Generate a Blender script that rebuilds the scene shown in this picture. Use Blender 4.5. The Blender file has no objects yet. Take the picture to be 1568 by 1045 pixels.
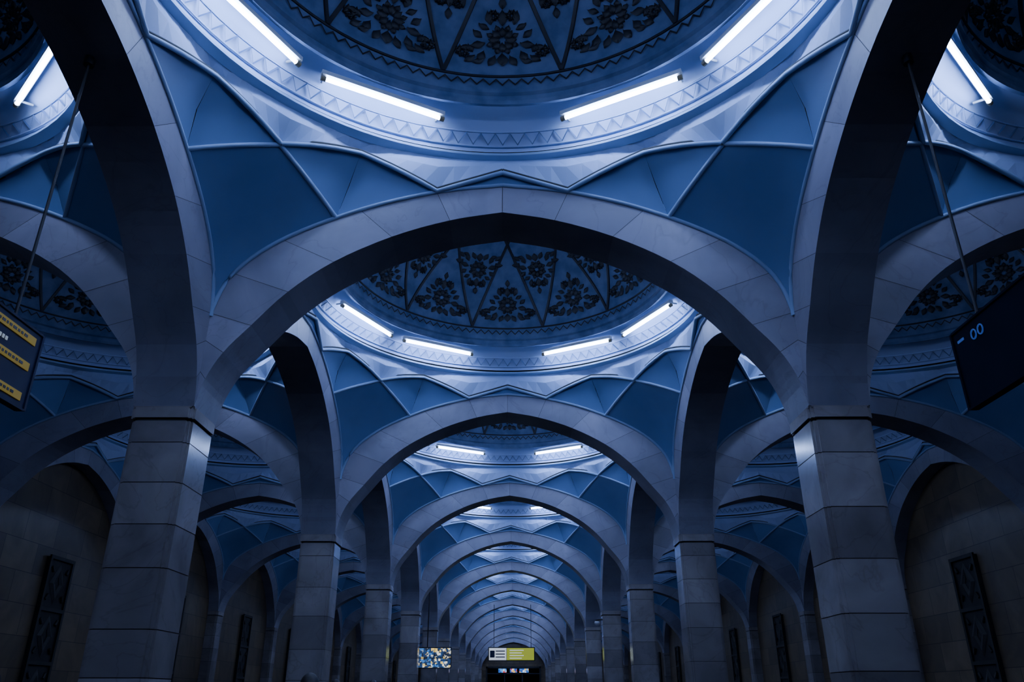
import bpy, bmesh, math, random
from mathutils import Vector, Matrix
random.seed(7)
S=4.3; EYE=1.55
P=1.27; HP=P/2; HC=0.0575; HW=HP-HC
ZF=-EYE/S
scene=bpy.context.scene
def W(p): return Vector((p[0]*S,p[1]*S,p[2]*S+EYE))
def bayY(k): return 0.8125+P*k
def rowY(n): return 0.1775+P*n
K0,K1=-1,11      # bays
R0,R1=-1,12      # column rows

# ------------------------------------------------------------ materials
def newmat(name):
    m=bpy.data.materials.new(name); m.use_nodes=True
    nt=m.node_tree; b=nt.nodes['Principled BSDF']
    return m,nt,b
def N(nt,t,**kw):
    n=nt.nodes.new(t)
    for k,v in kw.items(): setattr(n,k,v)
    return n
def coords(nt,rand=True):
    tc=N(nt,'ShaderNodeTexCoord')
    if not rand: return tc.outputs['Object']
    oi=N(nt,'ShaderNodeObjectInfo')
    mu=N(nt,'ShaderNodeMath',operation='MULTIPLY'); mu.inputs[1].default_value=37.0
    nt.links.new(oi.outputs['Random'],mu.inputs[0])
    ad=N(nt,'ShaderNodeVectorMath',operation='ADD')
    nt.links.new(tc.outputs['Object'],ad.inputs[0]); nt.links.new(mu.outputs[0],ad.inputs[1])
    return ad.outputs[0]
def ramp(nt,stops):
    r=N(nt,'ShaderNodeValToRGB')
    while len(r.color_ramp.elements)<len(stops): r.color_ramp.elements.new(.5)
    for e,(p,c) in zip(r.color_ramp.elements,stops):
        e.position=p; e.color=(c[0],c[1],c[2],1)
    return r
def mix(nt,mode,fac,a,b):
    m=N(nt,'ShaderNodeMixRGB',blend_type=mode)
    for s,v in ((m.inputs['Fac'],fac),(m.inputs['Color1'],a),(m.inputs['Color2'],b)):
        if hasattr(v,'links'): nt.links.new(v,s)
        elif isinstance(v,(int,float)): s.default_value=v
        else: s.default_value=(v[0],v[1],v[2],1)
    return m.outputs['Color']
def marble(name,c1,c2,vein,rough,useshade=True,scale=1.0,spec=0.5,vf=.25):
    m,nt,b=newmat(name)
    co=coords(nt)
    n1=N(nt,'ShaderNodeTexNoise'); n1.inputs['Scale'].default_value=1.6*scale; n1.inputs['Detail'].default_value=6; n1.inputs['Distortion'].default_value=.8
    nt.links.new(co,n1.inputs['Vector'])
    r1=ramp(nt,[(.3,c1),(.7,c2)]); nt.links.new(n1.outputs['Fac'],r1.inputs['Fac'])
    n2=N(nt,'ShaderNodeTexNoise'); n2.inputs['Scale'].default_value=.9*scale; n2.inputs['Detail'].default_value=4; n2.inputs['Distortion'].default_value=2.5
    nt.links.new(co,n2.inputs['Vector'])
    r2=ramp(nt,[(.485,(1,1,1)),(.5,vein),(.515,(1,1,1))]); nt.links.new(n2.outputs['Fac'],r2.inputs['Fac'])
    c=mix(nt,'MULTIPLY',vf,r1.outputs['Color'],r2.outputs['Color'])
    if useshade:
        at=N(nt,'ShaderNodeAttribute'); at.attribute_name='shade'
        c=mix(nt,'MULTIPLY',1.0,c,at.outputs['Fac'])
    nt.links.new(c,b.inputs['Base Color'])
    b.inputs['Roughness'].default_value=rough
    b.inputs['Specular IOR Level'].default_value=spec
    return m
def paint(name,c1,c2,rough=.6,scale=2.0,bump=0,detail=3):
    m,nt,b=newmat(name)
    co=coords(nt)
    n1=N(nt,'ShaderNodeTexNoise'); n1.inputs['Scale'].default_value=scale; n1.inputs['Detail'].default_value=detail
    nt.links.new(co,n1.inputs['Vector'])
    r1=ramp(nt,[(.35,c1),(.7,c2)]); nt.links.new(n1.outputs['Fac'],r1.inputs['Fac'])
    nt.links.new(r1.outputs['Color'],b.inputs['Base Color'])
    b.inputs['Roughness'].default_value=rough
    return m
def emis(name,col,strength,base=(0,0,0)):
    m,nt,b=newmat(name)
    b.inputs['Base Color'].default_value=(*base,1)
    b.inputs['Emission Color'].default_value=(*col,1)
    b.inputs['Emission Strength'].default_value=strength
    return m

M_col=marble('column_marble',(.23,.205,.20),(.40,.36,.35),(.45,.4,.38),.13)
M_arch=marble('arch_marble',(.29,.28,.34),(.42,.40,.47),(.55,.5,.5),.4)
M_joint_shade=paint('mortar_and_groove_shade',(.04,.04,.04),(.06,.06,.06),.8)  # mortar on columns and arches; painted shade lines on the vault
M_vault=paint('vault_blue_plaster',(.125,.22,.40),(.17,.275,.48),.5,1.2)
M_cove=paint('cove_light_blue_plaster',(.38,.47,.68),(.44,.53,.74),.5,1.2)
M_rib=paint('rib_plaster',(.28,.40,.58),(.32,.44,.62),.5,3)
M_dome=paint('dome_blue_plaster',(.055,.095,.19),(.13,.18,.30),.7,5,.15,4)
M_relief=paint('relief_bronze',(.006,.008,.012),(.018,.018,.022),.5,8)
M_lace=paint('lace_ornament',(.09,.14,.26),(.13,.18,.30),.6,8)
M_tube=emis('fluorescent_tube',(.37,.53,1.0),82)
M_batten=paint('lamp_batten',(.5,.5,.5),(.6,.6,.6),.4,3,0)
M_cap=paint('lamp_cap',(.25,.2,.12),(.3,.24,.14),.4,3,0)

def wallmat(name,c1,c2,rough=.38):
    m,nt,b=newmat(name)
    tc=N(nt,'ShaderNodeTexCoord'); sx=N(nt,'ShaderNodeSeparateXYZ'); nt.links.new(tc.outputs['Object'],sx.inputs[0])
    ad=N(nt,'ShaderNodeMath',operation='ADD'); nt.links.new(sx.outputs[0],ad.inputs[0]); nt.links.new(sx.outputs[1],ad.inputs[1])
    cb=N(nt,'ShaderNodeCombineXYZ'); nt.links.new(ad.outputs[0],cb.inputs[0]); nt.links.new(sx.outputs[2],cb.inputs[1])
    br=N(nt,'ShaderNodeTexBrick'); nt.links.new(cb.outputs[0],br.inputs['Vector'])
    br.inputs['Scale'].default_value=1; br.inputs['Brick Width'].default_value=.95; br.inputs['Row Height'].default_value=.5
    br.inputs['Mortar Size'].default_value=.006
    br.inputs['Color1'].default_value=(1,1,1,1); br.inputs['Color2'].default_value=(.55,.55,.57,1); br.inputs['Mortar'].default_value=(.15,.15,.15,1)
    n1=N(nt,'ShaderNodeTexNoise'); n1.inputs['Scale'].default_value=1.1; n1.inputs['Detail'].default_value=5; n1.inputs['Distortion'].default_value=2
    nt.links.new(tc.outputs['Object'],n1.inputs['Vector'])
    r1=ramp(nt,[(.3,c1),(.7,c2)]); nt.links.new(n1.outputs['Fac'],r1.inputs['Fac'])
    c=mix(nt,'MULTIPLY',1,r1.outputs['Color'],br.outputs['Color'])
    nt.links.new(c,b.inputs['Base Color']); b.inputs['Roughness'].default_value=rough
    return m
M_wall=wallmat('wall_tan_marble',(.13,.09,.05),(.22,.16,.09))
M_floor=wallmat('floor_granite',(.035,.03,.03),(.06,.055,.05),.25)

# ------------------------------------------------------------ mesh builder
class MB:
    def __init__(s): s.v=[];s.f=[];s.m=[];s.sh=[];s.sm=[]
    def face(s,pts,mat=0,shade=1.0,smooth=False):
        i=len(s.v); s.v+= [tuple(p) for p in pts]; s.f.append(list(range(i,i+len(pts)))); s.m.append(mat); s.sh.append(shade); s.sm.append(smooth)
    def grid(s,g,mat=0,shade=1.0,smooth=True,close=False):
        i=len(s.v); nr=len(g); nc=len(g[0])
        for r in g: s.v+=[tuple(p) for p in r]
        for a in range(nr-1):
            for b in range(nc if close else nc-1):
                b2=(b+1)%nc
                s.f.append([i+a*nc+b,i+a*nc+b2,i+(a+1)*nc+b2,i+(a+1)*nc+b]); s.m.append(mat); s.sh.append(shade); s.sm.append(smooth)
    def box(s,x0,x1,y0,y1,z0,z1,mat=0,shade=1.0):
        p=[(x0,y0,z0),(x1,y0,z0),(x1,y1,z0),(x0,y1,z0),(x0,y0,z1),(x1,y0,z1),(x1,y1,z1),(x0,y1,z1)]
        for q in ((0,3,2,1),(4,5,6,7),(0,1,5,4),(1,2,6,5),(2,3,7,6),(3,0,4,7)):
            s.face([p[k] for k in q],mat,shade)
    def tube(s,pts,r,mat=0,n=6,closed=False,caps=True,smooth=True):
        pts=[Vector(p) for p in pts]; rings=[]; L=len(pts)
        for i,p in enumerate(pts):
            a=pts[i-1] if (i>0 or closed) else p
            b=pts[(i+1)%L] if (i<L-1 or closed) else p
            t=(b-a).normalized()
            up=Vector((0,0,1)) if abs(t.z)<.9 else Vector((1,0,0))
            u=t.cross(up).normalized(); w=u.cross(t)
            rings.append([p+u*(r*math.cos(2*math.pi*(j+.5)/n))+w*(r*math.sin(2*math.pi*(j+.5)/n)) for j in range(n)])
        if closed: rings.append(rings[0])
        s.grid(rings,mat,1,smooth,close=True)
        if caps and not closed:
            s.face(rings[0],mat); s.face(rings[-1][::-1],mat)
    def lathe(s,prof,n=64,mat=0,smooth=True):
        s.grid([[(r*math.sin(2*math.pi*j/n),r*math.cos(2*math.pi*j/n),z) for j in range(n)] for r,z in prof],mat,1,smooth,close=True)
    def mesh(s,name,mats,unit=True,off=(0,0,0)):
        me=bpy.data.meshes.new(name)
        k=S if unit else 1
        me.from_pydata([(p[0]*k,p[1]*k,p[2]*k) for p in s.v],[],s.f)
        for m in mats: me.materials.append(m)
        me.polygons.foreach_set('material_index',s.m)
        me.polygons.foreach_set('use_smooth',s.sm)
        a=me.attributes.new('shade','FLOAT','FACE'); a.data.foreach_set('value',s.sh)
        me.update(); return me
def obj(name,me,loc=(0,0,0),rot=0,parent=None):
    o=bpy.data.objects.new(name,me); scene.collection.objects.link(o)
    o.location=loc; o.rotation_euler=(0,0,rot)
    if parent: o.parent=parent
    return o

# ------------------------------------------------------------ arch curves
IK=[(.5775,.5),(.566,.555),(.54,.61),(.494,.668),(.43,.743),(.345,.812),(.23,.872),(.11,.912),(0,.932)]
EK=[(.5775,.5),(.5775,.57),(.5775,.635),(.5775,.695),(.545,.785),(.455,.865),(.3,.938),(.14,.983),(0,1.0)]
def cr(K,t):
    t=max(0,min(len(K)-1,t)); i=min(int(t),len(K)-2); f=t-i
    p1=K[i];p2=K[i+1]
    p0=K[i-1] if i>0 else (2*p1[0]-p2[0],2*p1[1]-p2[1])
    p3=K[i+2] if i+2<len(K) else (2*p2[0]-p1[0],2*p2[1]-p1[1])
    out=[]
    for a,b,c,d in zip(p0,p1,p2,p3):
        out.append(.5*((2*b)+(-a+c)*f+(2*a-5*b+4*c-d)*f*f+(-a+3*b-3*c+d)*f**3))
    return (min(out[0],HW),out[1])
def Ec(t): return cr(EK,t)
def Ic(t): return cr(IK,t)

# ------------------------------------------------------------ arch mesh (along x)
mb=MB()
nsub=4
for sgn in (-1,1):
    for v in range(8):
        sh=random.uniform(.80,1.14)
        for q in range(nsub):
            t0=v+q/nsub; t1=v+(q+1)/nsub
            i0,i1,e0,e1=Ic(t0),Ic(t1),Ec(t0),Ec(t1)
            for y in (-HC,HC):
                mb.face([(sgn*i0[0],y,i0[1]),(sgn*i1[0],y,i1[1]),(sgn*e1[0],y,e1[1]),(sgn*e0[0],y,e0[1])],0,sh,False)
            mb.face([(sgn*i0[0],-HC,i0[1]),(sgn*i1[0],-HC,i1[1]),(sgn*i1[0],HC,i1[1]),(sgn*i0[0],HC,i0[1])],0,sh*.9,True)
            mb.face([(sgn*e0[0],-HC,e0[1]),(sgn*e1[0],-HC,e1[1]),(sgn*e1[0],HC,e1[1]),(sgn*e0[0],HC,e0[1])],0,sh,True)
    for v in range(1,9):
        i0,e0=Ic(v),Ec(v)
        dx=(Ic(min(8,v+.02))[0]-Ic(max(0,v-.02))[0]); dz=(Ic(min(8,v+.02))[1]-Ic(max(0,v-.02))[1]); l=math.hypot(dx,dz); dx*=.0005/l; dz*=.0005/l
        for y in (-HC-.0003,HC+.0003):
            mb.face([(sgn*(i0[0]-dx),y,i0[1]-dz),(sgn*(i0[0]+dx),y,i0[1]+dz),(sgn*(e0[0]+dx),y,e0[1]+dz),(sgn*(e0[0]-dx),y,e0[1]-dz)],1)
ARCH=mb.mesh('marble_arch',[M_arch,M_joint_shade])

# ------------------------------------------------------------ column mesh
def plan(h,n=.010):
    q=[(h-n,-h),(h-n,-h+n*.45),(h-n*.45,-h+n*.45),(h-n*.45,-h+n),(h,-h+n)]
    out=[]
    for k in range(4):
        c,s_=[(1,0),(0,1),(-1,0),(0,-1)][k]
        out+=[(c*x-s_*y,s_*x+c*y) for x,y in q]
    return out
def prism(mb,pl,z0,z1,mat,shade,caps=False):
    n=len(pl)
    for i in range(n):
        a=pl[i];b=pl[(i+1)%n]
        mb.face([(a[0],a[1],z0),(b[0],b[1],z0),(b[0],b[1],z1),(a[0],a[1],z1)],mat,shade)
    if caps:
        mb.face([(x,y,z0) for x,y in pl][::-1],mat,shade); mb.face([(x,y,z1) for x,y in pl],mat,shade)
def column(seed):
    random.seed(seed)
    mb=MB()
    prism(mb,plan(.072),ZF,ZF+.04,0,.8,True)
    prism(mb,plan(.066),ZF+.04,ZF+.06,0,.85,True)
    z=ZF+.06
    edges=[z]
    while z<.47-.07: z+=random.choice([.075,.09,.10]); edges.append(min(z,.472))
    if edges[-1]<.472: edges.append(.472)
    for a,b in zip(edges,edges[1:]):
        prism(mb,plan(.0575),a+.0008,b-.0008,0,random.uniform(.66,1.2),True)
    prism(mb,plan(.0560),ZF+.06,.472,1,1)
    prism(mb,plan(.0550),.472,.477,1,1)
    prism(mb,plan(.0600),.477,.497,0,1.05,True)
    prism(mb,plan(.0575,.004),.497,.585,0,.92,False)
    prism(mb,plan(.0575,.004),.585,.80,0,1.1,False)
    return mb.mesh('marble_column',[M_col,M_joint_shade])
COLS=[column(s) for s in (3,11,23,31)]

# ------------------------------------------------------------ vault mesh
mb=MB()
tC,tT,tM,tN=3.0,5.7,7.0,8.0
A=Vector((.440,.440,1.000))
Sx=Vector((.300,.530,1.046))
Nn=Vector((0,.566,1.022))
Ts=Ec(tT)
def rot(p,k):
    c,s_=[(1,0),(0,1),(-1,0),(0,-1)][k%4]
    return Vector((c*p[0]-s_*p[1],s_*p[0]+c*p[1],p[2]))
RR,RZ=.602,1.086
for k in range(4):
    n=12
    T=Vector((Ts[0],HW,Ts[1])); L=Vector((HW,Ts[0],Ts[1])); C=Vector((HW,HW,Ec(tC)[1]))
    def c0(u): e=Ec(tC+(tT-tC)*u); return Vector((e[0],HW,e[1]))
    def c1(u): e=Ec(tC+(tT-tC)*u); return Vector((HW,e[0],e[1]))
    def sag(a,b,w,h=.006):
        p=a.lerp(b,w); p.z+=h*4*w*(1-w)*.6; return p
    g=[]
    for i in range(n+1):
        row=[]
        for j in range(n+1):
            u=i/n;v=j/n
            p=(1-v)*c0(u)+v*sag(L,A,u)+(1-u)*c1(v)+u*sag(T,A,v)-((1-u)*(1-v)*C+u*(1-v)*T+(1-u)*v*L+u*v*A)
            row.append(rot(p,k))
        g.append(row)
    mb.grid(g,0)
    mb.tube([rot(sag(T,A,w/6),k) for w in range(7)],.0050,2)
    mb.tube([rot(sag(L,A,w/6),k) for w in range(7)],.0050,2)
    for m in (1,-1):
        def mm(p): return rot(Vector((m*p[0],p[1],p[2])),k)
        mb.grid([[mm(T.lerp(A,w/6)) for w in range(7)],[mm(T.lerp(Sx,.5).lerp(A.lerp(Sx,.5),w/6)+Vector((0,.006,.009))) for w in range(7)],[mm(Sx)]*7],0)
        pts=[Ec(tT+(tM-tT)*w/8) for w in range(9)]
        pts=[Vector((a,HW,b)) for a,b in pts]
        mb.grid([[mm(p) for p in pts],[mm(p.lerp(Sx,.5)+Vector((0,.008,.006))) for p in pts],[mm(Sx)]*9],0)
        pts=[Ec(tM+(tN-tM)*w/6) for w in range(7)]
        pts=[Vector((a,HW,b)) for a,b in pts]
        M_=pts[0]
        for a,b in zip(pts,pts[1:]): mb.face([mm(a),mm(b),mm(Nn)],0)
        ee=[Ec(tC-.1+(tN-tC+.1)*w/30) for w in range(31)]
        mb.tube([mm((a,HW-.001,b)) for a,b in ee],.0048,2)
        lip=[A.lerp(Sx,w/6)+Vector((0,0,.006*math.sin(math.pi*w/6))) for w in range(6)]+[Sx.lerp(M_,w/5)+Vector((0,0,.004*math.sin(math.pi*w/5))) for w in range(5)]+[M_.lerp(Nn,w/4) for w in range(5)]
        mb.tube([mm(p-Vector((p.x*.008,p.y*.008,0))) for p in lip],.0052,2)
        mb.tube([mm(p+Vector((0,0,.010))-Vector((p.x*.002,p.y*.002,0))) for p in lip],.0026,6,4)  # thin dark strip standing in for the shadow groove over the lip
        def up(p,f,zz,r,push=0):
            a=math.atan2(p.x,p.y); q=Vector((r*math.sin(a),r*math.cos(a),zz)); o=p.lerp(q,f)
            o.x*=1+push; o.y*=1+push; return o
        aA=math.atan2(A.x,A.y); aS=math.atan2(Sx.x,Sx.y); aM=math.atan2(M_.x,M_.y)
        def push(p):
            a=math.atan2(p.x,p.y)
            if a>=aS: f=(aA-a)/(aA-aS)
            elif a>=aM: f=(a-aM)/(aS-aM)
            else: f=.35*(aM-a)/aM
            return .055*max(0,min(1,f))-.030
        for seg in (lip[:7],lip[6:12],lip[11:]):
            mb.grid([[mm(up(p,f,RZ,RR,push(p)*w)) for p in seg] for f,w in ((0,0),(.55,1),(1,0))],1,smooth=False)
mb.lathe([(RR+.002,RZ-.007),(RR-.020,RZ-.003),(RR-.020,RZ+.003),(RR-.010,RZ+.005)],96,2,False)
mb.lathe([(RR-.010,RZ+.005),(RR+.004,RZ+.006),(RR+.004,RZ+.012),(RR-.010,RZ+.013)],96,6,False)  # recess over the ring, coloured near-black to deepen its line
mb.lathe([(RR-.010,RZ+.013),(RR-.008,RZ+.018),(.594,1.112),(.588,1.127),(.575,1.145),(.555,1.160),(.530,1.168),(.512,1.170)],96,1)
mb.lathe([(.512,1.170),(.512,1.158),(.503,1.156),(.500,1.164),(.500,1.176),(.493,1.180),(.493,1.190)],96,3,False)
DR,DZ,DH=.494,1.188,.42
def dome(th,ph,off=0):
    r=(DR-off)*math.cos(ph); return Vector((r*math.sin(th),r*math.cos(th),DZ+(DH-off)*math.sin(ph)))
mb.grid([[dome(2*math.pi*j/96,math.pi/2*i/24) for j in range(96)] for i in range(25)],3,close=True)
nz=112
for i in range(nz*2):
    a0=math.pi*i/nz; a1=math.pi*(i+1)/nz
    lo=(.5905,1.115); hi=(.579,1.137)
    p0,p1=(lo,hi) if i%2==0 else (hi,lo)
    w=.0024
    P0=Vector((p0[0]*math.sin(a0)*.994,p0[0]*math.cos(a0)*.994,p0[1])); P1=Vector((p1[0]*math.sin(a1)*.994,p1[0]*math.cos(a1)*.994,p1[1]))
    mb.face([P0-Vector((0,0,w)),P1-Vector((0,0,w)),P1+Vector((0,0,w)),P0+Vector((0,0,w))],4)
for r,zz in ((.5895,1.112),(.5765,1.141)):
    mb.tube([(r*math.sin(2*math.pi*j/96),r*math.cos(2*math.pi*j/96),zz) for j in range(96)],.0022,1,4,closed=True)
for i in range(nz*2):
    a0=math.pi*i/nz; a1=math.pi*(i+1)/nz
    p0=.02 if i%2==0 else .055; p1=.055 if i%2==0 else .02
    q=[dome(a0,p0,.003),dome(a1,p1,.003),dome(a1,p1+.012,.003),dome(a0,p0+.012,.003)]
    mb.face(q,5)
mb.tube([dome(2*math.pi*j/96,.08,.002) for j in range(96)],.003,5,4,closed=True)
d=math.radians
def band(th0,ph0,th1,ph1,w,mat,n=16,off=.005):
    q0=Vector((math.cos(ph0)*math.sin(th0),math.cos(ph0)*math.cos(th0),math.sin(ph0)))
    q1=Vector((math.cos(ph1)*math.sin(th1),math.cos(ph1)*math.cos(th1),math.sin(ph1)))
    nn=q0.cross(q1).normalized(); g=[[],[],[],[]]
    for i in range(n+1):
        c=q0.lerp(q1,i/n).normalized()
        for gi,(o,e) in enumerate(((-1,0),(-.75,1),(.75,1),(1,0))):
            v=(c+nn*(w*o/DR)).normalized()
            k=DR-off*e; h=DH-off*e
            g[gi].append(Vector((v.x*k,v.y*k,DZ+v.z*h)))
    mb.grid(g,mat,smooth=False)
for i in range(12):
    t0=d(15+30*i)
    for sg in (-1,1):
        band(t0,d(5),t0+sg*d(30),d(62),.0048,5)
        band(t0+sg*d(30),d(62),t0+sg*d(60),d(80),.004,5)
def leaf(cx,cy,ang,ln,wd,th0,ph0,mat=5,off=.003):
    ca,sa=math.cos(ang),math.sin(ang)
    def mp(x,y,o):
        X=cx+x*ca-y*sa; Y=cy+x*sa+y*ca
        ph=ph0+Y/.46; return dome(th0+X/(DR*math.cos(ph)),ph,o)
    prof=[(0,0),(.2,.55),(.45,1),(.7,.75),(.85,.4),(1,0)]
    top=[mp(a*ln,b*wd/2,off) for a,b in prof]; bot=[mp(a*ln,-b*wd/2,off) for a,b in prof]; mid=[mp(a*ln,0,off+.005) for a,b in prof]
    mb.grid([top,mid,bot],mat,smooth=True)
def rosette(x0,y0,s,th0,ph0):
    for j in range(8):
        a=j*math.pi/4; leaf(x0+.006*s*math.cos(a),y0+.006*s*math.sin(a),a,.022*s,.017*s,th0,ph0)
    for j in range(8):
        a=j*math.pi/4+math.pi/8; leaf(x0+.02*s*math.cos(a),y0+.02*s*math.sin(a),a,.014*s,.012*s,th0,ph0)
def motif(th0,ph0,s,flip=1):
    rosette(0,0,s,th0,ph0)
    for sg in (-1,1):
        for (x,y,a,l,w) in ((.034,-.008,-15,.030,.018),(.036,-.026,-65,.028,.018),(.040,.004,40,.024,.016),(.022,.032,75,.03,.017),(.026,.022,30,.024,.014),(.014,-.036,-60,.028,.017),(.060,-.020,-5,.024,.016),(.054,-.038,-35,.026,.016),(.058,-.030,60,.02,.014),(.036,-.045,-20,.024,.015)):
            ang=math.radians(a)
            if sg<0: ang=math.pi-ang
            if flip<0: ang=-ang
            leaf(sg*x*s,flip*y*s,ang,l*s,w*s,th0,ph0)
        rosette(sg*.018*s,flip*.052*s,.38*s,th0,ph0)
    leaf(0,flip*.03*s,flip*math.pi/2,.034*s,.02*s,th0,ph0)
    leaf(0,flip*.064*s,flip*math.pi/2,.026*s,.016*s,th0,ph0)
    leaf(0,flip*-.03*s,-flip*math.pi/2,.03*s,.024*s,th0,ph0)
for i in range(12):
    motif(d(30*i),d(16.5),1.12)
    motif(d(30*i+15),d(33),1.05,-1)
    motif(d(30*i),d(55),.62)
    for sg in (-1,1):
        rosette(sg*.088,-.022,.5,d(30*i),d(15))
for j in range(16):
    a=2*math.pi*j/16
    for r0,r1,w in ((.02,.05,.010),(.052,.085,.012)):
        q=[]
        for rr,ww in ((r0,0),((r0+r1)/2,w),(r1,0),((r0+r1)/2,-w)):
            ph=math.acos(min(1,rr/DR)); th=a+ww/rr
            q.append(dome(th,ph,.004))
        mb.face(q,5)
VAULT=mb.mesh('domed_ceiling_vault',[M_vault,M_cove,M_rib,M_dome,M_lace,M_relief,M_joint_shade])

# ------------------------------------------------------------ lamps
def lampmesh(name,ranges):
    mb=MB()
    for a0,a1 in ranges:
        r=.536; z=1.132
        p0=Vector((r*math.sin(d(a0)),r*math.cos(d(a0)),z)); p1=Vector((r*math.sin(d(a1)),r*math.cos(d(a1)),z))
        dr=(p1-p0).normalized(); out=((p0+p1)/2); out.z=0; out.normalize()
        mb.tube([p0+dr*.004,p1-dr*.004],.0042,0,6)
        for e,q in ((p0,-1),(p1,1)):
            mb.tube([e-dr*(q*.006),e+dr*(q*.004)],.0058,2,8)
            b=e-dr*(q*.004)
            mb.tube([b+Vector((0,0,.010)),b+out*.028+Vector((0,0,.014))],.003,1,6)
        c0_=p0-dr*.004+Vector((0,0,.011)); c1_=p1+dr*.004+Vector((0,0,.011))
        prs=[]
        for c in (c0_,c1_):
            prs.append([c-out*.007-Vector((0,0,.004)),c+out*.007-Vector((0,0,.004)),c+out*.007+Vector((0,0,.006)),c-out*.007+Vector((0,0,.006))])
        mb.grid(prs,1,smooth=False,close=True)
        mb.face(prs[0],1); mb.face(prs[1][::-1],1)
    return mb.mesh(name,[M_tube,M_batten,M_cap])
rg=[]
for q in range(4): rg+=[(90*q+14,90*q+42),(90*q+48,90*q+76)]
LAMP8=lampmesh('fluorescent_lamp_ring',rg)
LAMP2=lampmesh('fluorescent_lamp_pair',[(28,60),(120,152)])

# ------------------------------------------------------------ assemble
ci=0
for n in range(R0,R1+1):
    y=rowY(n)
    for cx in (-1.5,-.5,.5,1.5):
        ci+=1
        obj('marble_column',COLS[(ci*7+n)%4],W((cx*P,y,0)))
    for bx in (-1,0,1):
        obj('marble_arch',ARCH,W((bx*P,y,0)))
for k in range(K0,K1+1):
    y=bayY(k)
    for cx in (-1.5,-.5,.5,1.5):
        obj('marble_arch',ARCH,W((cx*P,y,0)),math.pi/2)
    for bx in (-1,0,1):
        obj('domed_ceiling_vault',VAULT,W((bx*P,y,0)))
    obj('fluorescent_lamp_ring',LAMP8,W((0,y,0)))
    obj('fluorescent_lamp_ring',LAMP2,W((-P,y,0)))
    obj('fluorescent_lamp_ring',LAMP2,W((P,y,0)),math.pi)

# room shell
ya,yb=rowY(R0)-HC,rowY(R1)+HC
def room_box(name,x0,x1,y0,y1,z0,z1,mat):
    mb=MB(); mb.box(x0*S,x1*S,y0*S,y1*S,z0*S+EYE,z1*S+EYE); return obj(name,mb.mesh(name,[mat],unit=False))
room_box('floor',-2.1,2.1,ya,yb+2.5,ZF-.03,ZF,M_floor)
XW=1.5*P
room_box('wall_left',-XW-.08,-XW-.005,ya,yb,ZF,1.1,M_wall)
room_box('wall_right',XW+.005,XW+.08,ya,yb,ZF,1.1,M_wall)
room_box('wall_back',-2.0,2.0,ya-.06,ya,ZF,1.1,M_wall)
mb=MB()
def wb(x0,x1,z0,z1): mb.box(x0*S,x1*S,(yb)*S,(yb+.06)*S,z0*S+EYE,z1*S+EYE)
wb(-2,-.5,ZF,1.1); wb(.5,2,ZF,1.1); wb(-.5,.5,.52,1.1)
obj('wall_end',mb.mesh('wall_end',[M_wall],unit=False))
M_dark=paint('dark_metal',(.015,.015,.018),(.03,.03,.035),.4,5,0)
mb=MB()
for (x0,x1,z0,z1) in ((-.5,-.47,ZF,.52),(.47,.5,ZF,.52),(-.5,.5,.49,.52),(-.17,-.15,ZF,.40),(.15,.17,ZF,.40),(-.47,.47,.39,.41)):
    mb.box(x0*S,x1*S,(yb-.03)*S,(yb-.001)*S,z0*S+EYE,z1*S+EYE)
obj('door_1',mb.mesh('door_1',[M_dark],unit=False))
mb=MB()
for (x0,x1,y0,y1,z0,z1) in ((-.8,-.75,yb+.06,yb+2.5,ZF,.7),(.75,.8,yb+.06,yb+2.5,ZF,.7),(-.8,.8,yb+2.45,yb+2.5,ZF,.7),(-.8,.8,yb+.06,yb+2.5,.68,.7)):
    mb.box(x0*S,x1*S,y0*S,y1*S,z0*S+EYE,z1*S+EYE)
obj('wall_corridor',mb.mesh('wall_corridor',[M_wall],unit=False))

# wall ornamental panels (bronze niches)
M_bronze=paint('bronze_panel',(.010,.009,.008),(.02,.018,.015),.7,6,.1)
M_brz2=paint('bronze_relief',(.014,.012,.01),(.024,.021,.017),.6,6,.1)
mb=MB()
w=.095; z0=ZF+.08; z1=.535
mb.box(-.004,.010,-w,w,z0,z1,0)
for a,b in ((-w,-w+.014),(w-.014,w)): mb.box(.010,.018,a,b,z0,z1,1)
nP=4
for i in range(nP+1):
    zz=z0+(z1-z0)*i/nP; mb.box(.010,.018,-w,w,zz-.007,zz+.007,1)
for i in range(nP):
    zc=z0+(z1-z0)*(i+.5)/nP; hh=(z1-z0)/nP/2-.02
    mb.grid([[(.011,(w-.03)*math.sin(2*math.pi*j/4)*.9,zc+hh*math.cos(2*math.pi*j/4)) for j in range(4)],[(.016,(w-.05)*math.sin(2*math.pi*j/4)*.8,zc+hh*.7*math.cos(2*math.pi*j/4)) for j in range(4)],[(.012,(w-.07)*math.sin(2*math.pi*j/4)*.6,zc+hh*.35*math.cos(2*math.pi*j/4)) for j in range(4)]],1,smooth=False,close=True)
    for sy in (-1,1):
        for sz in (-1,1):
            mb.tube([(.012,sy*(w-.03),zc+sz*hh*.8),(.014,sy*(w-.045),zc+sz*hh*.55)],.006,1,6)
PAN=mb.mesh('ornamental_wall_panel',[M_bronze,M_brz2])
for k in range(K0,K1+1):
    obj('ornamental_wall_panel',PAN,W((-XW-.004,bayY(k)+.06,0)))
    obj('ornamental_wall_panel',PAN,W((XW+.004,bayY(k)+.02,0)),math.pi)

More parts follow.
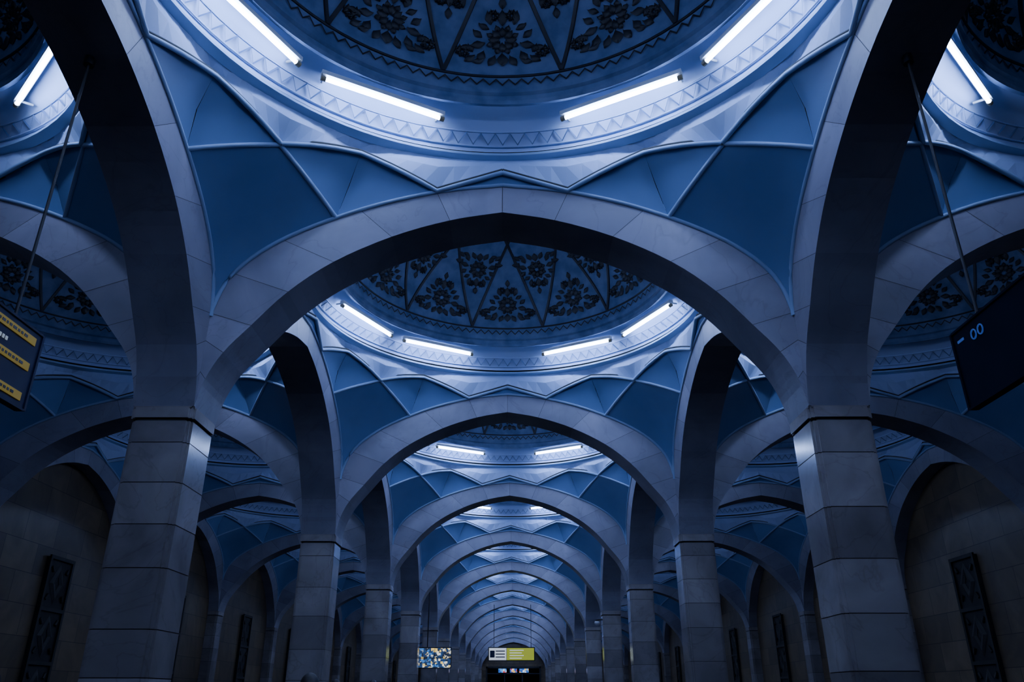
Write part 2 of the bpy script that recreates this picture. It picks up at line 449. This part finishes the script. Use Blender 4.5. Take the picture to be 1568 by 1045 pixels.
# ------------------------------------------------------------ hanging signs in arches
M_navy=paint('sign_navy',(.006,.010,.045),(.009,.014,.06),.6,4,0)
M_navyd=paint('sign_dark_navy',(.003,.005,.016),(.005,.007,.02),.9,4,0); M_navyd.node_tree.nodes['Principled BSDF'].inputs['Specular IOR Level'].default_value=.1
M_yel=emis('sign_yellow',(.85,.55,.02),.10,(.45,.32,.02))
M_wht=emis('sign_white',(.7,.85,1),.25,(.4,.4,.4))
M_glow=emis('sign_glow',(.07,.2,1),.22)
M_ws=emis('wall_sign_face',(.5,.45,.2),.02,(.15,.13,.06))
def hanging_sign(side):
    X=side*.6375
    e=bpy.data.objects.new('hanging_direction_sign',None); scene.collection.objects.link(e); e.location=W((X,.75,.40))
    y0,y1,z0,z1=.50,.99,.352,.458
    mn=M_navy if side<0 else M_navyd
    def add(name,mb,mats):
        me=mb.mesh(name,mats); o=obj(name,me); o.parent=e; o.location=(-X*S,-.75*S,-.40*S)
    b=MB(); b.box(X-.004,X+.004,y0,y1,z0,z1); b.box(X-.006,X+.006,y0-.004,y0,z0-.002,z1+.002);b.box(X-.006,X+.006,y1,y1+.004,z0-.002,z1+.002);b.box(X-.006,X+.006,y0,y1,z1,z1+.003);b.box(X-.006,X+.006,y0,y1,z0-.003,z0)
    add('panel',b,[mn])
    b=MB(); xf=X-side*.0045
    def strip(ya_,yb_,za,zb,m): b.box(min(xf,xf-side*.001),max(xf,xf-side*.001),ya_,yb_,za,zb,m)
    if side<0:
        for zc in (.444,.407,.365):
            strip(y0+.01,y1-.012,zc-.0055,zc+.0055,0)
            random.seed(int(zc*1000))
            yy=y0+.02
            while yy<y1-.03:
                l=random.uniform(.003,.008)
                b.box(xf+.001,xf+.0016,yy,yy+l,zc-.0018,zc+.0018,2); yy+=l+.003
        yy=y0+.05
        while yy<y1-.07:
            l=random.uniform(.003,.006); strip(yy,yy+l,.422,.427,1); yy+=l+.003
        add('text',b,[M_yel,M_wht,M_dark])
    else:
        for yc in (.925,.941):
            b.tube([(xf-.001,yc+.0055*math.cos(2*math.pi*j/16),.438+.0065*math.sin(2*math.pi*j/16)) for j in range(16)],.0011,0,6,closed=True)
        strip(.965,.980,.441,.4445,1)
        add('glyphs',b,[M_glow,M_glow])
    b=MB()
    for yy in (.93,.60):
        dx=abs(yy-.8125)
        t=8
        while t>0 and Ic(t)[0]<dx: t-=.05
        b.tube([(X,yy,z1),(X,yy,Ic(t)[1]+.005)],.0022,0,8)
        b.tube([(X,yy,Ic(t)[1]-.012),(X,yy,Ic(t)[1]+.004)],.008,0,8)
    add('rods',b,[M_dark])
hanging_sign(-1); hanging_sign(1)

# ------------------------------------------------------------ overhead sign, TV
M_green=emis('sign_green_yellow',(.50,.55,.04),.5,(.4,.5,.05))
M_scrw=emis('sign_panel_white',(.75,.85,1),.7,(.6,.6,.6))
def scr_mat(name,cols,sc,st):
    m,nt,b=newmat(name)
    tc=N(nt,'ShaderNodeTexCoord'); v=N(nt,'ShaderNodeTexVoronoi',distance='CHEBYCHEV'); v.inputs['Scale'].default_value=sc
    nt.links.new(tc.outputs['Object'],v.inputs['Vector'])
    sp=N(nt,'ShaderNodeSeparateColor'); nt.links.new(v.outputs['Color'],sp.inputs[0])
    r=ramp(nt,cols); r.color_ramp.interpolation='CONSTANT'; nt.links.new(sp.outputs[0],r.inputs['Fac'])
    nt.links.new(r.outputs['Color'],b.inputs['Emission Color']); b.inputs['Emission Strength'].default_value=st
    b.inputs['Base Color'].default_value=(0,0,0,1); b.inputs['Roughness'].default_value=.2
    return m
M_scr=scr_mat('tv_screen',[(0,(.02,.05,.15)),(.4,(.9,.9,.8)),(.58,(.05,.2,.6)),(.66,(.9,.65,.2)),(.74,(.02,.03,.06))],17,1.2)
def parent_empty(name,loc):
    e=bpy.data.objects.new(name,None); scene.collection.objects.link(e); e.location=loc; return e
e=parent_empty('hanging_information_sign',W((0,9,.45)))
def part(e,name,mb,mats):
    o=obj(name,mb.mesh(name,mats)); o.parent=e
    o.location=-Vector(e.location)+Vector((0,0,EYE))
    return o
b=MB(); b.box(-.26,.24,9,9.03,.355,.495,0); part(e,'casing',b,[M_dark])
b=MB(); b.box(-.06,.23,8.996,9,.365,.485,0); b.box(-.25,-.065,8.996,9,.365,.485,1)
b.box(-.24,-.19,8.994,8.996,.39,.46,2)
for i in range(4): b.box(-.03,.10+.02*(i%2),8.994,8.996,.38+.026*i,.388+.026*i,3)
for i in range(3): b.box(-.18,-.08,8.994,8.996,.39+.03*i,.40+.03*i,2)
part(e,'panel',b,[M_green,M_scrw,M_navy,M_scrw])
b=MB()
for x in (-.2,.2): b.tube([(x,9.015,.49),(x,9.015,.5)],.004,0); b.tube([(x,rowY(7)-.06,.93),(x,9.015,.49)],.003,0)
part(e,'rods',b,[M_dark])
e=parent_empty('hanging_television',W((-.54,5.89,.3)))
b=MB(); b.box(-.653,-.417,5.89,5.902,.186,.322,0); b.box(-.61,-.53,5.902,5.92,.22,.29,0); b.tube([(-.59,5.91,.28),(-.59,5.91,.94)],.004,0); b.box(-.605,-.575,5.895,5.925,.925,.935,0); part(e,'casing',b,[M_dark])
b=MB(); b.box(-.648,-.422,5.888,5.89,.191,.317,0); b.box(-.536,-.533,5.887,5.888,.191,.317,1); b.box(-.648,-.422,5.887,5.888,.25,.254,1); part(e,'screen',b,[M_scr,M_dark])
M_scr2=scr_mat('display_blue',[(0,(.02,.1,.5)),(.35,(.1,.4,1)),(.55,(.9,.9,1)),(.7,(.9,.5,.1)),(.9,(.6,.05,.05))],7,1.2)
for x0,x1 in ((-.28,-.12),(-.07,.07),(.10,.28)):
    e=parent_empty('ticket_hall_display',W(((x0+x1)/2,yb-.05,.45)))
    b=MB(); b.box(x0,x1,yb-.045,yb-.031,.41,.488,0); part(e,'casing',b,[M_dark])
    b=MB(); b.box(x0+.006,x1-.006,yb-.048,yb-.045,.416,.482,0); part(e,'screen',b,[M_scr2])
e=parent_empty('security_camera',W((.55,rowY(4)-.02,.43)))
b=MB(); y=rowY(4)-.02
b.tube([(HW+.002,y,.45),(.545,y,.45)],.005,0); b.tube([(.545,y,.45),(.545,y,.435)],.012,0,10)
pr=[(.001,.412),(.010,.415),(.016,.422),(.018,.432),(.014,.440)]
b.grid([[(.545+r*math.cos(2*math.pi*j/12),y+r*math.sin(2*math.pi*j/12),z) for j in range(12)] for r,z in pr],1,close=True)
M_camw=paint('camera_plastic',(.5,.5,.52),(.6,.6,.62),.3,4)
part(e,'dome_camera',b,[M_dark,M_camw])
for (x,y,z) in ((-XW,6.6,.14),(-XW,7.4,.12)):
    e=parent_empty('wall_exit_sign',W((x,y,z)))
    sx=-1 if x>0 else 1
    b=MB(); xa,xb_=sorted((x,x+sx*.015)); b.box(xa,xb_,y-.12,y+.12,z-.03,z+.03,0); xa,xb_=sorted((x+sx*.015,x+sx*.017)); b.box(xa,xb_,y-.112,y+.112,z-.024,z+.024,1)
    for i in range(2): xa,xb_=sorted((x+sx*.017,x+sx*.018)); b.box(xa,xb_,y-.09,y+.08,z-.012+.018*i,z-.006+.018*i,0)
    part(e,'sign_box',b,[M_navy,M_ws])

# ------------------------------------------------------------ people
M_skin=paint('skin',(.42,.26,.18),(.5,.32,.22),.5,6,0)
M_hair=paint('hair_dark',(.01,.008,.006),(.03,.02,.015),.5,30,.3)
M_eye=paint('eye',(.02,.015,.01),(.03,.02,.015),.2,6,0)
def skinobj(name,joints,edges,mat,parent,root=0,sub=2):
    me=bpy.data.meshes.new(name); me.from_pydata([j[0] for j in joints],edges,[]); me.materials.append(mat)
    o=obj(name,me); o.parent=parent
    md=o.modifiers.new('Skin','SKIN'); md.use_smooth_shade=True
    sv=me.skin_vertices[0].data
    for i,j in enumerate(joints):
        r=j[1]; sv[i].radius=(r,r) if not isinstance(r,tuple) else r; sv[i].use_root=(i==root)
    ms=o.modifiers.new('Sub','SUBSURF'); ms.levels=sub; ms.render_levels=sub
    return o
def person(x,y,face,h,top,legs):
    e=parent_empty('standing_person',(x*S,y*S,0)); e.rotation_euler=(0,0,face); e.scale=(h/1.74,)*3
    mt=paint('jacket_cloth',top,tuple(c*1.3 for c in top),.8,8,.1); ml=paint('trouser_cloth',legs,tuple(c*1.3 for c in legs),.8,8,.1)
    J=[((0,0,1.0),(.15,.11)),((0,0,1.15),(.145,.105)),((0,0,1.33),(.165,.115)),((0,0,1.45),(.09,.07)),((0,.0,1.5),(.058,.058))]
    Ed=[(0,1),(1,2),(2,3),(3,4)]
    for s_ in (-1,1):
        i=len(J); J+=[((s_*.17,0,1.42),.062),((s_*.225,-.01,1.14),.048),((s_*.235,.05,.90),.036)]
        Ed+=[(3,i),(i,i+1),(i+1,i+2)]
    skinobj('jacket',J,Ed,mt,e)
    J=[((0,0,.98),(.14,.10))]; Ed=[]
    for s_ in (-1,1):
        i=len(J); J+=[((s_*.09,0,.88),.09),((s_*.10,.02,.50),.063),((s_*.105,-.015,.12),.05)]
        Ed+=[(0,i),(i,i+1),(i+1,i+2)]
    skinobj('trousers',J,Ed,ml,e)
    for s_ in (-1,1):
        skinobj('shoe',[((s_*.105,-.03,.075),.045),((s_*.107,.05,.055),.045),((s_*.112,.16,.04),.036)],[(0,1),(1,2)],M_hair,e)
        J=[((s_*.235,.055,.885),.026),((s_*.238,.07,.80),.034)]; Ed=[(0,1)]
        for f,(dy,l) in enumerate(((-.028,.06),(-.010,.075),(.010,.08),(.028,.07))):
            i=len(J); b0=Vector((s_*.238,.07+dy,.79))
            J+=[(tuple(b0),.010),(tuple(b0+Vector((-s_*.006,.005,-l*.5))),.009),(tuple(b0+Vector((-s_*.02,.008,-l))),.008)]
            Ed+=[(1,i),(i,i+1),(i+1,i+2)]
        i=len(J); J+=[((s_*.225,.105,.835),.012),((s_*.215,.125,.79),.010)]; Ed+=[(0,i),(i,i+1)]
        skinobj('hand',J,Ed,M_skin,e)
    b=MB(); g=[]
    for i in range(21):
        f=math.pi*i/20; row=[]
        for j in range(28):
            a=2*math.pi*j/28; zz=math.cos(f); rr=math.sin(f)
            wx=.076*(1-.18*max(0,-zz)); wy=.096*(1-.12*max(0,-zz))
            X=wx*rr*math.sin(a); Y=wy*rr*math.cos(a)+.012; Z=1.615+.118*zz
            fr=max(0,math.cos(a))**6*rr
            if abs(math.sin(a))<.3 and math.cos(a)>0: Y+=.022*math.exp(-((Z-1.595)/.018)**2)*(1-abs(math.sin(a))/.3)
            Y-=.006*fr*math.exp(-((Z-1.628)/.012)**2)
            if math.cos(a)>0: Y+=.008*fr*math.exp(-((Z-1.52)/.02)**2)+.004*fr*math.exp(-((Z-1.555)/.008)**2)
            row.append((X,Y,Z))
        g.append(row)
    b.grid(g,0,close=True)
    b.tube([(0,-.005,1.46),(0,0,1.56)],.056,0,12)
    for s_ in (-1,1):
        b.grid([[(s_*(.074+o),.005+.017*k*math.cos(2*math.pi*j/10),1.61+.03*k*math.sin(2*math.pi*j/10)) for j in range(10)] for o,k in ((-.006,1),(.006,1.05),(.010,.8),(.006,.3))],0,close=True)
        b.grid([[(s_*.03+.012*math.sin(f)*math.cos(a),.101+.006*math.sin(f)*math.sin(a)*1.0,1.627+.007*math.cos(f)) for a in [2*math.pi*j/10 for j in range(10)]] for f in [math.pi*i/6 for i in range(7)]],1,close=True)
    b.tube([(-.024,.098,1.558),(0,.104,1.557),(.024,.098,1.558)],.004,2,6)
    o=obj('head',b.mesh('head',[M_skin,M_eye,M_skin],unit=False)); o.parent=e
    b=MB(); g=[]
    for i in range(13):
        row=[]
        for j in range(28):
            a=2*math.pi*j/28; lim=1.05+.75*(.5-.5*math.cos(a)); f=lim*i/12
            jit=1+.02*math.sin(7*a+i)
            row.append((.083*jit*math.sin(f)*math.sin(a),.104*jit*math.sin(f)*math.cos(a)+.006,1.62+.127*math.cos(f)))
        g.append(row)
    b.grid(g,0,close=True); o=obj('hair',b.mesh('hair',[M_hair],unit=False)); o.parent=e
person(-.66,1.10,.3,1.72,(.03,.03,.04),(.02,.02,.03))
person(-.34,1.52,.3,1.72,(.05,.04,.04),(.02,.02,.03))
person(-.60,2.98,.2,1.80,(.03,.05,.08),(.03,.03,.03))
person(-.49,3.10,.0,1.80,(.06,.05,.04),(.02,.02,.03))

# ------------------------------------------------------------ world + camera
w=bpy.data.worlds.new('World'); scene.world=w; w.use_nodes=True
w.node_tree.nodes['Background'].inputs[0].default_value=(.02,.03,.06,1); w.node_tree.nodes['Background'].inputs[1].default_value=.2
cam=bpy.data.cameras.new('camera'); co=bpy.data.objects.new('camera',cam); scene.collection.objects.link(co)
cam.sensor_width=36; cam.lens=1200/1568*36; cam.clip_start=.05; cam.clip_end=200
co.location=(.025*S,0,EYE); co.rotation_euler=(math.radians(90+24.5),0,math.atan(4/1200))
scene.camera=co
